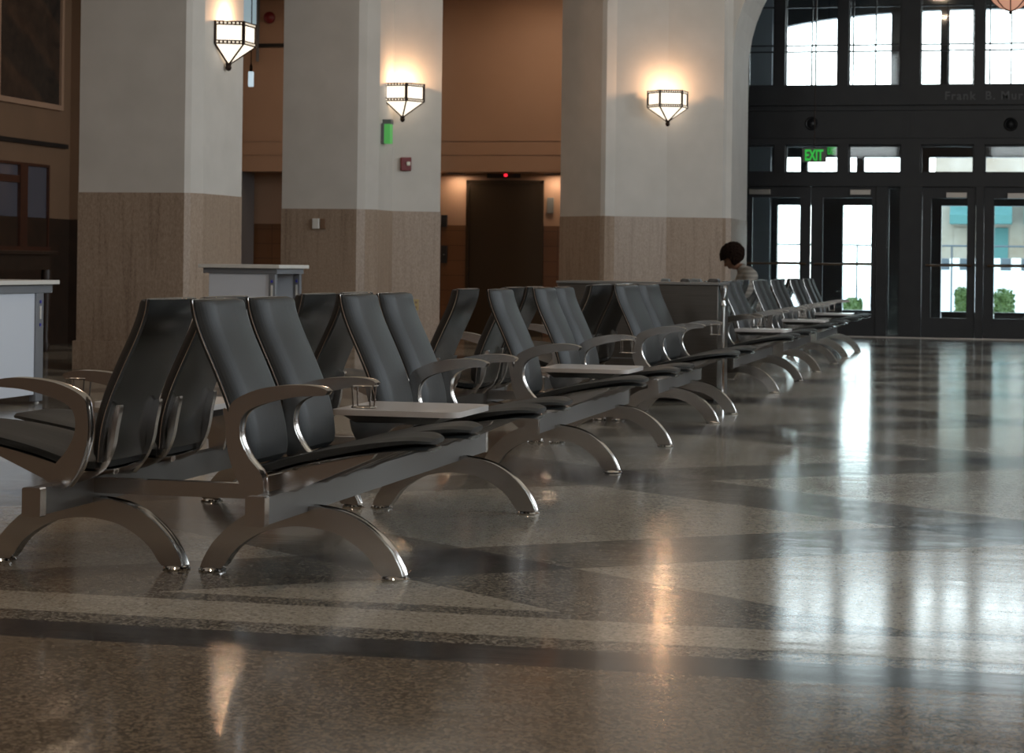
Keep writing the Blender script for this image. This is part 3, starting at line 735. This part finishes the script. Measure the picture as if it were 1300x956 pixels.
# ------------------------------------------------------------------ wall sconces
def sconce(x, y, z, ang, s_, label, power):
    """ang: outward normal direction of the wall, degrees from -Y towards +X"""
    t_ = thing('wall_sconce', label, 'wall lamp', (x, y, z), math.radians(ang), group='lantern sconces on the pillars')
    Wb, Fw, D, H = .245 * s_, .135 * s_, .235 * s_, .215 * s_
    # local: wall plane y=0, outwards -y, z=0 is the bottom band
    def prism(o_=0.): return [(-Wb - o_, -.005), (-Fw - o_, -D - o_), (Fw + o_, -D - o_), (Wb + o_, -.005)]
    base = prism()
    MB().prism_xy(base, 0.03 * s_, H - .03 * s_).build('glass_body', 'lamp_glass', t_, smooth=False)
    apex = (0, -.035, -.17 * s_)
    mb = MB(); q = [mb.bm.verts.new((px, py, 0)) for px, py in base]; ap_ = mb.bm.verts.new(apex)
    for i in range(4): mb.bm.faces.new((q[i], q[(i+1) % 4], ap_))
    mb.bm.faces.new(q); mb.build('glass_cone', 'lamp_glass', t_, smooth=False)
    bars = MB(); r = .0125 * s_
    for px, py in prism(.004): bars.box(px - r, px + r, py - r, min(py + r, 0), 0, H)
    for px, py in base: bars.tube([(px, py, 0), apex], r * .85, 5)
    bars.build('corner_bars', 'iron', t_, smooth=False)
    for zz in (0, H - .040 * s_):
        pr_ = prism(.006); inn = prism(-.012)
        mb = MB()
        for i in range(3):
            a, b, c, d = pr_[i], pr_[i+1], inn[i+1], inn[i]
            mb.prism_xy([a, b, c, d], zz, zz + .040 * s_)
        bd = mb.build('pierced_band', 'iron', t_, smooth=False)
        mb = MB()
        for i, n_ in ((0, 7), (1, 10), (2, 7)):
            a, b = Vector((*pr_[i], 0)), Vector((*pr_[i+1], 0)); dv = (b - a); nv = Vector((dv.y, -dv.x, 0)).normalized()
            for k in range(n_):
                c = a + dv * ((k + .5) / n_); h = dv.normalized() * dv.length / n_ * .27
                pts = [c - h, c + h]; zc_ = zz + .020 * s_; hh = .0085 * s_
                mb.prism_xy([tuple((pts[0] - nv * .001).xy), tuple((pts[1] - nv * .001).xy), tuple((pts[1] + nv * .003).xy), tuple((pts[0] + nv * .003).xy)], zc_ - hh, zc_ + hh)
        mb.build('band_openings', 'band_glow', bd, smooth=False)
    MB().lathe([(0, -.06), (.018, -.052), (.030, -.03), (.024, -.008), (.030, .006), (.016, .02), (0, .022)], (apex[0], apex[1], apex[2]), 12).build('finial', 'iron', t_)
    li = bpy.data.lights.new('sconce_bulb', 'POINT'); li.energy = power; li.color = (1., .55, .28); li.shadow_soft_size = .035
    lo = bpy.data.objects.new('sconce_bulb', li); COL.objects.link(lo); lo.parent = t_; lo.location = (0, -D * .42, H + .035)
SP = 11.
def wallpt(u, v, a, b):
    """point where the ray through (u,v) meets the vertical wall through plan points a,b"""
    rx, ry, rz_ = ray(u, v); dx_, dy_ = b[0]-a[0], b[1]-a[1]
    k = (a[0]*dy_ - a[1]*dx_) / (rx*dy_ - ry*dx_); return rx*k, ry*k, CAM_H + rz_*k
a = wallpt(285.5, 59, P1[3], P1[4]); sconce(a[0] + .004, a[1], a[2], 88, 1., 'lit lantern sconce on the left pillar, seen from its side', SP)
sx2, sy2 = P2[4][0] + .104, P2[4][1] - .06
sconce(sx2, sy2, onX(498, 127.5, sx2)[1], 60, 1.0, 'lit lantern sconce on the middle pillar above the green sign', SP)
m3 = ((x3b + x3d) / 2, (25.64 + 26.18) / 2)
a = wallpt(847, 138, P3[3], P3[5]); sconce(a[0] + .01, a[1] - .05, a[2], 20, .98, 'lit lantern sconce on the broad right-hand pier, seen head-on', SP)

# ------------------------------------------------------------------ small wall fittings
# green sign on p2 side
x, y, z = wallpt(488, 183, P2[3], P2[4]); zt_ = wallpt(488, 152, P2[3], P2[4])[2]
t_ = thing('side_exit_sign', 'small box sign glowing green under the middle sconce', 'sign', (x, y, z), 0)
MB().box(-.02, .10, -.08, .02, (zt_ - z) * .80, zt_ - z).build('bracket', 'grey_item', t_, bevel=.003)
MB().box(.03, .105, -.13, -.02, 0, (zt_ - z) * .80).build('lit_face', 'lit_green_box', t_, bevel=.003)
MB().box(.0, .035, -.14, -.01, .0, (zt_ - z) * .82).build('sign_back', 'grey_item', t_, bevel=.003)
# fire alarm
x, y, z = wallpt(514.5, 217, P2[4], P2[5]); zt_ = wallpt(514.5, 200, P2[4], P2[5])[2]; h = zt_ - z
t_ = thing('fire_alarm', 'red fire alarm box with pale strobe on the middle pillar', 'alarm', (x, y, z), math.radians(29))
MB().box(-.062, .062, -.05, .01, 0, h).build('housing', 'red_plastic', t_, bevel=.006)
MB().box(.0, .045, -.075, -.05, h * .38, h * .68).build('strobe_lens', 'strobe', t_, bevel=.008)
# outlet plate
x, y, z = wallpt(527.5, 394, P2[4], P2[5]); zt_ = wallpt(527.5, 380, P2[4], P2[5])[2]; h = zt_ - z
t_ = thing('outlet_plate', 'small brass outlet plate low on the middle pillar travertine', 'outlet', (x, y, z), math.radians(29))
MB().box(-.035, .035, -.014, .01, 0, h).build('cover_plate', 'outlet', t_, bevel=.002)
for k in (.28, .72): MB().box(-.014, .014, -.017, -.012, h * k - .014, h * k + .014).build('socket', 'brown_plastic', t_)
# white box on p2 front
x, z = onY(402, 290.5, 23.079); zt_ = onY(402, 277.5, 23.079)[1]
t_ = thing('thermostat_box', 'small white box mounted on the middle pillar travertine', 'box', (x, 23.079, z))
MB().box(-.04, .04, -.05, .0, 0, zt_ - z).build('housing', 'white_plastic', t_, bevel=.006)
MB().box(.05, .115, -.03, .0, .0, zt_ - z).build('side_shade', 'brown_plastic', t_, bevel=.004)  # brownish shade beside the white box, shaped as a thin block
# glowing pane standing in for daylight, high between pillars (end of the aisle)
x0_, z0_ = onY(314, 60, YB - .05); x1_, _ = onY(325, 60, YB - .05)
w = struct(MB().box(x0_ - .35, x0_ - .31, YB - .05, YB, z0_ - .2, 4.7).box(x1_, x1_ + .03, YB - .05, YB, z0_ - .2, 4.7).build('window_aisle', 'grey_metal', smooth=False))
MB().box(x0_ - .31, x1_, YB - .03, YB - .01, z0_ + .12, 4.7).build('pane', 'blue_window', w, smooth=False)
x0_, z1_ = onY(313, 219, YR - .2); x1_, _ = onY(320, 219, YR - .2)
struct(MB().box(x0_ - .3, x1_, YR - .6, YR - .1, 0, z1_).build('trim_11', 'grey_metal', smooth=False))

# pendant bowl lamp at the top right
x, z = onY(1283, 14, 29.2)
t_ = thing('pendant_bowl_lamp', 'amber bowl pendant lamp with dark ribs, cut by the top edge', 'lamp', (x, 29.2, z))
prof = [(.0, .0), (.06, .012), (.14, .045), (.22, .11), (.28, .19), (.31, .27), (.0, .28)]
MB().lathe(prof, n=28).build('glass_bowl', 'pendant_glass', t_)
mb = MB()
for k in range(8):
    a = 2*PI*k/8; mb.tube([(r * 1.02 * math.cos(a), r * 1.02 * math.sin(a), zz) for r, zz in prof[:6]], .009, 5)
mb.tube([(.315 * math.cos(2*PI*k/28), .315 * math.sin(2*PI*k/28), .27) for k in range(28)], .014, 6, closed=True)
mb.build('ribs', 'iron', t_); MB().lathe([(0, -.05), (.02, -.04), (.03, -.015), (0, .01)], n=12).build('finial', 'iron', t_)
MB().tube([(0, 0, .28), (0, 0, CEIL - z)], .012, 8).build('stem', 'iron', t_)

# ------------------------------------------------------------------ steel-clad counter between the benches
CYF = 15.62; cx0, cx1 = onY(707, 430, CYF)[0], onY(911, 430, CYF)[0]; CH = .885
t_ = thing('clad_counter', 'waist-high counter clad in dark brushed steel between two benches', 'counter', ((cx0 + cx1) / 2, CYF, 0))
hw = (cx1 - cx0) / 2
MB().box(-hw, hw, 0, .55, .02, CH - .02).build('body', 'cladding', t_, bevel=.004)
MB().box(-hw - .01, hw + .01, -.012, .565, CH - .02, CH).build('countertop', 'beam', t_, bevel=.004)
MB().box(-hw + .03, hw - .03, .04, .52, 0, .02).build('plinth', 'black_item', t_)
MB().box(-hw, hw + .01, -.006, 0, .31, .318).build('panel_seam', 'beam', t_)
MB().lathe([(.012, 0), (.02, .01), (.014, .03), (.014, .70), (.022, .72), (.014, .74), (.014, .78), (.03, .83), (.033, CH - .02)], (hw + .035, .03, 0), 14).build('corner_post', 'chrome', t_)
def small(u0, u1, v0, Y, z0, dep, m_, label, name='desktop_device', cat='device', dome=False):
    a, b, _, zt_ = rectY(u0, u1, v0, v0 + 2, Y); w_, hh = b - a, max(.015, zt_ - z0)
    t_ = thing(name, label, cat, ((a + b) / 2, Y, z0), group='small dark items on the counter')
    MB().loft([[(-w_/2, -dep/2, 0), (w_/2, -dep/2, 0), (w_/2, dep/2, 0), (-w_/2, dep/2, 0)], [(-w_*.46, -dep*.45, hh*.7), (w_*.5, -dep*.45, hh*.6), (w_*.5, dep*.45, hh*.6), (-w_*.46, dep*.45, hh*.7)], [(-w_*.3, -dep*.3, hh), (w_*.4, -dep*.3, hh*.9), (w_*.4, dep*.3, hh*.9), (-w_*.3, dep*.3, hh)]]).build('housing', m_, t_)
    MB().box(-w_*.3, w_*.2, -dep*.47, -dep*.44, hh*.2, hh*.45).build('slot', 'grey_item' if m_ == 'black_item' else 'black_item', t_)
small(840, 850, 353.3, 15.95, CH, .09, 'grey_item', 'small pale disc-like item on the counter, leftmost one')
small(865, 876, 353.6, 15.95, CH, .12, 'black_item', 'small black item in the middle of the counter')
small(877, 890, 353.4, 16.0, CH, .12, 'grey_item', 'small grey item beside the black one on the counter')
small(900, 913, 353.6, 15.95, CH, .14, 'black_item', 'small dark item at the right end of the counter')

# ------------------------------------------------------------------ standing desks
def desk(label, loc, rz, x0, x1, dep, H, panels, posts, apron):
    """local x along the desk, local -y its visible long side"""
    t_ = thing('standing_desk', label, 'desk', (*loc, 0), rz)
    MB().box(x0, x1, -.06, dep, H - .03, H).build('desktop', 'worktop', t_, bevel=.003)
    MB().box(x0 + .03, x1 - .03, -.02, dep - .05, H - .03 - apron, H - .03).build('apron', 'grey_metal', t_, bevel=.003)
    zt_ = H - .03 - apron
    for (a, b, yy) in panels: MB().box(a, b, yy, yy + .02, .06, zt_).build('privacy_panel', 'white_panel', t_, bevel=.002)
    for (a, b, yy) in posts:
        p = MB().box(a, b, yy, yy + .05, .012, zt_).build('leg', 'grey_metal', t_, bevel=.003); m_ = (a + b) / 2
        for k in (.05, .21): MB().box(m_ - .008, m_ + .008, yy - .006, yy, zt_ - k - .02, zt_ - k).build('cap', 'blue_plastic', p)
        MB().box(m_ - .008, m_ + .008, yy - .006, yy, zt_ - .18, zt_ - .09).build('label_strip', 'white_plastic', p)
        MB().lathe([(.0, 0), (.02, 0), (.02, .008), (.01, .012)], (m_, yy + .025, 0), 10).build('levelling_foot', 'white_plastic', p)
    return t_
XF = -6.64
uy = lambda u: onX(u, 440, XF)[0]
ye = onX(66, 356, XF)[0]; c_ = ye - .9
desk('white-panelled desk at the left edge of the photo', (XF, c_), PI / 2, -.9, ye - c_, .7, .852,
     [(-.75, uy(42.5) - c_, -.005)], [(uy(42.5) - c_, uy(51.5) - c_, -.02), (-.85, -.75, -.02)], .06)
Y2 = 16.3
ux = lambda u, Y=Y2: onY(u, 400, Y)[0]
c_ = ux(300)
desk('white-panelled taller desk in front of the left pillar', (c_, Y2), 0, ux(254) - c_, ux(357) - c_, .68, .975,
     [(ux(265) - c_, ux(341.5) - c_, -.005), (ux(265) - c_, ux(341.5) - c_, .585)],
     [(ux(341.5) - c_, ux(350) - c_, -.02), (ux(341.5) - c_, ux(350) - c_, .58), (ux(258) - c_, ux(264.5) - c_, .58)], .045)

# ------------------------------------------------------------------ seated person
def skin_body(name, pts, edges, root, m_, parent, sub=2):
    me = bpy.data.meshes.new(name); me.from_pydata([p[0] for p in pts], edges, []); me.update()
    o = bpy.data.objects.new(name, me); COL.objects.link(o); me.materials.append(M[m_])
    sk = o.modifiers.new('skin', 'SKIN')
    for i, p in enumerate(pts):
        r = p[1] if isinstance(p[1], tuple) else (p[1], p[1])
        me.skin_vertices[0].data[i].radius = r
    me.skin_vertices[0].data[root].use_root = True
    sk.use_smooth_shade = True
    ss = o.modifiers.new('sub', 'SUBSURF'); ss.levels = sub; ss.render_levels = sub
    if parent: o.parent = parent
    return o
PY = 22.10
person = thing('person', 'person in striped knit top with short dark curly hair, seated, looking down', 'person', (-2.935, PY, 0), math.radians(12))
# body facing -x, relative to pelvis column
P_ = [((.02, 0, .52), .115), ((.07, 0, .66), .11), ((.13, 0, .80), (.125, .115)), ((.15, 0, .90), (.12, .10)), ((.10, 0, .985), .055), ((.05, 0, 1.035), .045),
      ((.175, -.165, .925), .066), ((.14, -.225, .74), .046), ((-.08, -.17, .64), .034), ((-.16, -.13, .63), .028),
      ((.175, .165, .925), .066), ((.14, .225, .74), .046), ((-.08, .17, .64), .034), ((-.16, .13, .63), .028),
      ((-.02, -.09, .52), .085), ((-.42, -.10, .52), .062), ((-.44, -.10, .30), .052), ((-.40, -.10, .09), .038), ((-.50, -.10, .04), .034),
      ((-.02, .09, .52), .085), ((-.42, .10, .52), .062), ((-.46, .10, .30), .052), ((-.44, .10, .09), .038), ((-.54, .10, .04), .034)]
E_ = [(0,1),(1,2),(2,3),(3,4),(4,5),(3,6),(6,7),(7,8),(8,9),(3,10),(10,11),(11,12),(12,13),(0,14),(14,15),(15,16),(16,17),(17,18),(0,19),(19,20),(20,21),(21,22),(22,23)]
body = skin_body('body', P_, E_, 0, 'skin', person)
sw = [(p, (r[0] + .014, r[1] + .014) if isinstance(r, tuple) else r + .014) for p, r in P_[:14]]
sw[4] = (P_[4][0], .066); sw = sw[:5] + [((.066, 0, 1.022), .060)] + sw[6:9] + [((-.12, -.15, .635), .040)] + sw[10:13] + [((-.12, .15, .635), .040)]
skin_body('knit_top', sw, [e for e in E_ if max(e) < 14], 0, 'knit', person)
tr_pts = [(P_[0][0], .125)] + [(p, r + .010) for p, r in P_[14:18]] + [(p, r + .010) for p, r in P_[19:23]]
skin_body('trousers', tr_pts, [(0,1),(1,2),(2,3),(3,4),(0,5),(5,6),(6,7),(7,8)], 0, 'trousers', person)
for sy, fx in ((-.10, -.47), (.10, -.51)):
    MB().loft([[(fx + .10 - s_ * .26, sy + w_ * math.cos(a), .028 + h_ * .5 * (1 + math.sin(a)) - .026) for a in [2*PI*k/12 for k in range(12)]] for s_, w_, h_ in ((0, .02, .05), (.08, .036, .085), (.3, .042, .09), (.6, .046, .065), (.88, .040, .05), (1, .018, .03))]).build('shoe', 'shoe', person)
# hands: palm plus five short finger chains each, resting on the lap
for sgn in (-1, 1):
    hp = [((-.16, .13*sgn, .63), (.026, .016)), ((-.215, .105*sgn, .635), (.036, .015))]; he = [(0, 1)]
    for k, (dy_, l) in enumerate(((-.030, .058), (-.010, .068), (.010, .064), (.028, .050))):
        b0 = len(hp); y_ = (.105 + dy_) * sgn
        hp += [((-.245, y_, .640), .0095), ((-.245 - l * .5, y_ - .004 * sgn, .630), .0085), ((-.245 - l * .85, y_ - .006 * sgn, .612), .0075)]
        he += [(1, b0), (b0, b0 + 1), (b0 + 1, b0 + 2)]
    b0 = len(hp); hp += [((-.20, .070*sgn, .65), .011), ((-.225, .048*sgn, .658), .010), ((-.25, .036*sgn, .658), .009)]; he += [(1, b0), (b0, b0+1), (b0+1, b0+2)]
    skin_body('hand', hp, he, 0, 'skin', person, 1)
# head: turned down towards the lap
hd = bpy.data.objects.new('head', None)
mb = MB(); prof = []
NR, NS = 16, 20; rings = []
for i in range(NR + 1):
    t1 = i / NR; z = -.115 + .235 * t1
    r = math.sin(PI * min(.98, max(.03, t1))) ** .55
    rx_, ry_ = .095 * r, .076 * r
    if t1 < .35: rx_ *= .80 + .2 * t1 / .35; ry_ *= .74 + .26 * t1 / .35
    ring = []
    for k in range(NS):
        a = 2*PI*k/NS; x = rx_ * math.cos(a); y = ry_ * math.sin(a)
        front = max(0, -math.cos(a)) ** 8
        if .40 < t1 < .58: x -= .024 * front * (1 - abs(t1 - .44) / .16 if t1 > .44 else (1 - (.44 - t1) / .05))      # nose
        if .24 < t1 < .34: x -= .008 * front                                                                        # lips
        if .56 < t1 < .64: x += .006 * front                                                                        # eye line
        ring.append((x - (.012 if t1 < .3 else 0), y, z))
    rings.append(ring)
mb.loft(rings)
head = mb.build('head', 'skin', person, ang=1.2)
for sgn in (-1, 1):
    MB().lathe([(0, -.006), (.010, -.004), (.012, 0), (0, .006)], (-.082, .032*sgn, .022), 10).build('eye', 'shoe', head)
    MB().lathe([(0, -.03), (.012, -.02), (.017, .0), (.014, .02), (0, .03)], (.005, .078*sgn, .0), 10).build('ear', 'skin', head)
head.location = (-.005, 0, 1.088); head.rotation_euler = (0, math.radians(-38), 0)
mb = MB(); rnd = random.Random(3)
bmesh.ops.create_icosphere(mb.bm, subdivisions=4, radius=1.)
for v in mb.bm.verts:
    n_ = v.co.normalized(); b_ = 1 + .05 * math.sin(17*n_.x + 5*n_.y) * math.sin(15*n_.z + 3*n_.y) + rnd.uniform(-.02, .02)
    cut = 0
    if n_.x < -.50 and n_.z < .10: cut = .45                # leaves the face free
    v.co = Vector((n_.x * .138 * b_, n_.y * .136 * b_, n_.z * .130 * b_)) * (1 - cut) + Vector((.026, 0, .040))
    if v.co.z < -.065: v.co.z = -.065 + (v.co.z + .065) * .4
mb.build('hair', 'hair', head)
# ------------------------------------------------------------------ rest of the hall outside the frame: end wall and right wall with tall daylight windows
def holed(axis, pos, th, lo, hi, z1, holes, m_='warm_wall'):
    mb = MB(); edges = sorted(holes)
    def bx(a, b, c, d):
        if axis == 'y': mb.box(a, b, pos, pos + th, c, d)
        else: mb.box(pos, pos + th, a, b, c, d)
    p = lo
    for a, b, c, d in edges:
        bx(p, a, 0, z1); bx(a, b, 0, c); bx(a, b, d, z1); p = b
    bx(p, hi, 0, z1); return mb
back_holes = [(-6.6, -4.4, 5.0, 8.6), (-1.1, 1.1, 5.0, 8.6), (4.4, 6.6, 5.0, 8.6)]
struct(holed('y', -13.2, .2, -14, 12, CEIL, back_holes).build('wall_front', 'warm_wall', smooth=False))
right_holes = [(7, 11, 2.4, 7.6), (13, 17, 2.4, 7.6), (19.5, 22.5, 2.4, 7.0)]
struct(holed('x', 9.0, .2, -13, 26.3, CEIL, right_holes).build('wall_right', 'warm_wall', smooth=False))
struct(MB().box(-14, 9, -12.99, -12.9, 0, 4.2).box(8.9, 8.99, -12.9, 6.5, 0, 3.).build('trim_added_panel', 'added_wainscot', smooth=False))  # unseen dark panelling, added to brown the reflections in the near metal
struct(MB().box(-14.2, -14, -13, 31, 0, CEIL).box(-14, -8.3, -13, -12.8, 0, CEIL).build('wall_far_left', 'warm_wall', smooth=False))

def portal(x, y, z, sx, sz, rot):
    li = bpy.data.lights.new('window_portal', 'AREA'); li.shape = 'RECTANGLE'; li.size = sx; li.size_y = sz; li.cycles.is_portal = True
    o = bpy.data.objects.new('window_portal', li); COL.objects.link(o); o.location = (x, y, z); o.rotation_euler = rot
for a, b, c, d in back_holes: portal((a+b)/2, -13.25, (c+d)/2, b-a, d-c, (PI/2, 0, 0) if False else (-PI/2, 0, PI))
for a, b, c, d in right_holes: portal(9.25, (a+b)/2, (c+d)/2, b-a, d-c, (PI/2, 0, PI/2))
# added lamps: warm light for the lobby, aisle and near hall floor
def added_downlight(x, y, z, power, size=.25, label='added ceiling light behind the pillars, for warm wall light'):
    t_ = thing('added_ceiling_light', label, 'ceiling light', (x, y, z), group='added ceiling lights')
    MB().lathe([(.10, 0), (.13, 0), (.13, -.012), (.10, -.012), (.10, 0)], n=20).build('trim_ring', 'grey_metal', t_)
    li = bpy.data.lights.new('added_downlight', 'AREA'); li.shape = 'DISK'; li.size = size; li.energy = power; li.color = (1., .74, .52)
    o = bpy.data.objects.new('added_downlight', li); COL.objects.link(o); o.parent = t_; o.location = (0, 0, -.02)
for yy in (-5, 0, 5): added_downlight(-2.4, yy, CEIL - .02, 75, .5, 'unseen warm ceiling light added over the near hall floor')  # unseen lamps added to warm the near end of the hall
added_downlight(-6.2, 26.9, 4.79, 22); added_downlight(-9.6, 26.3, 4.79, 14); added_downlight(-9.7, 20.5, 4.79, 5); added_downlight(-9.7, 14.5, 4.79, 5)
added_downlight(at(577, 28.7), 28.75, zs - .004, 3.2, .13); added_downlight(at(700, 28.7), 28.75, zs - .004, 3.2, .13)

# ------------------------------------------------------------------ world, camera, view
w = bpy.data.worlds.new('sky'); SC.world = w; w.use_nodes = True; nt = w.node_tree; bg = nt.nodes['Background']
tcw = nt.nodes.new('ShaderNodeTexCoord'); sx_ = nt.nodes.new('ShaderNodeSeparateXYZ'); nt.links.new(tcw.outputs['Generated'], sx_.inputs[0])
rp = nt.nodes.new('ShaderNodeValToRGB'); nt.links.new(sx_.outputs['Z'], rp.inputs[0])
rp.color_ramp.elements[0].position = 0; rp.color_ramp.elements[0].color = (.95, 1, 1, 1); rp.color_ramp.elements[1].position = .8; rp.color_ramp.elements[1].color = (.62, .80, 1, 1)
nt.links.new(rp.outputs[0], bg.inputs['Color']); bg.inputs['Strength'].default_value = 6.8

cam = bpy.data.cameras.new('camera'); co = bpy.data.objects.new('camera', cam); COL.objects.link(co); SC.camera = co
cam.sensor_width = 36.; cam.lens = F_PX / 1300. * 36.; cam.shift_x = 0.; cam.shift_y = -(478. - HY) / 1300.
co.matrix_world = Matrix.Translation((0, 0, CAM_H)) @ Matrix.Rotation(TH, 4, 'Z') @ Matrix.Rotation(PI/2, 4, 'X') @ Matrix.Rotation(ROLL, 4, 'Z')
cam.clip_start = .05; cam.clip_end = 300
cam.dof.use_dof = True; cam.dof.focus_distance = 8.5; cam.dof.aperture_fstop = 9.

SC.view_settings.view_transform = 'Standard'; SC.view_settings.look = 'None'; SC.view_settings.gamma = 1.
SC.view_settings.use_curve_mapping = False; SC.view_settings.exposure = 0.
SC.cycles.use_denoising = True; SC.cycles.max_bounces = 8; SC.cycles.diffuse_bounces = 5; SC.cycles.glossy_bounces = 5
SC.cycles.transparent_max_bounces = 12; SC.cycles.sample_clamp_indirect = 6.; SC.cycles.caustics_reflective = False; SC.cycles.caustics_refractive = False
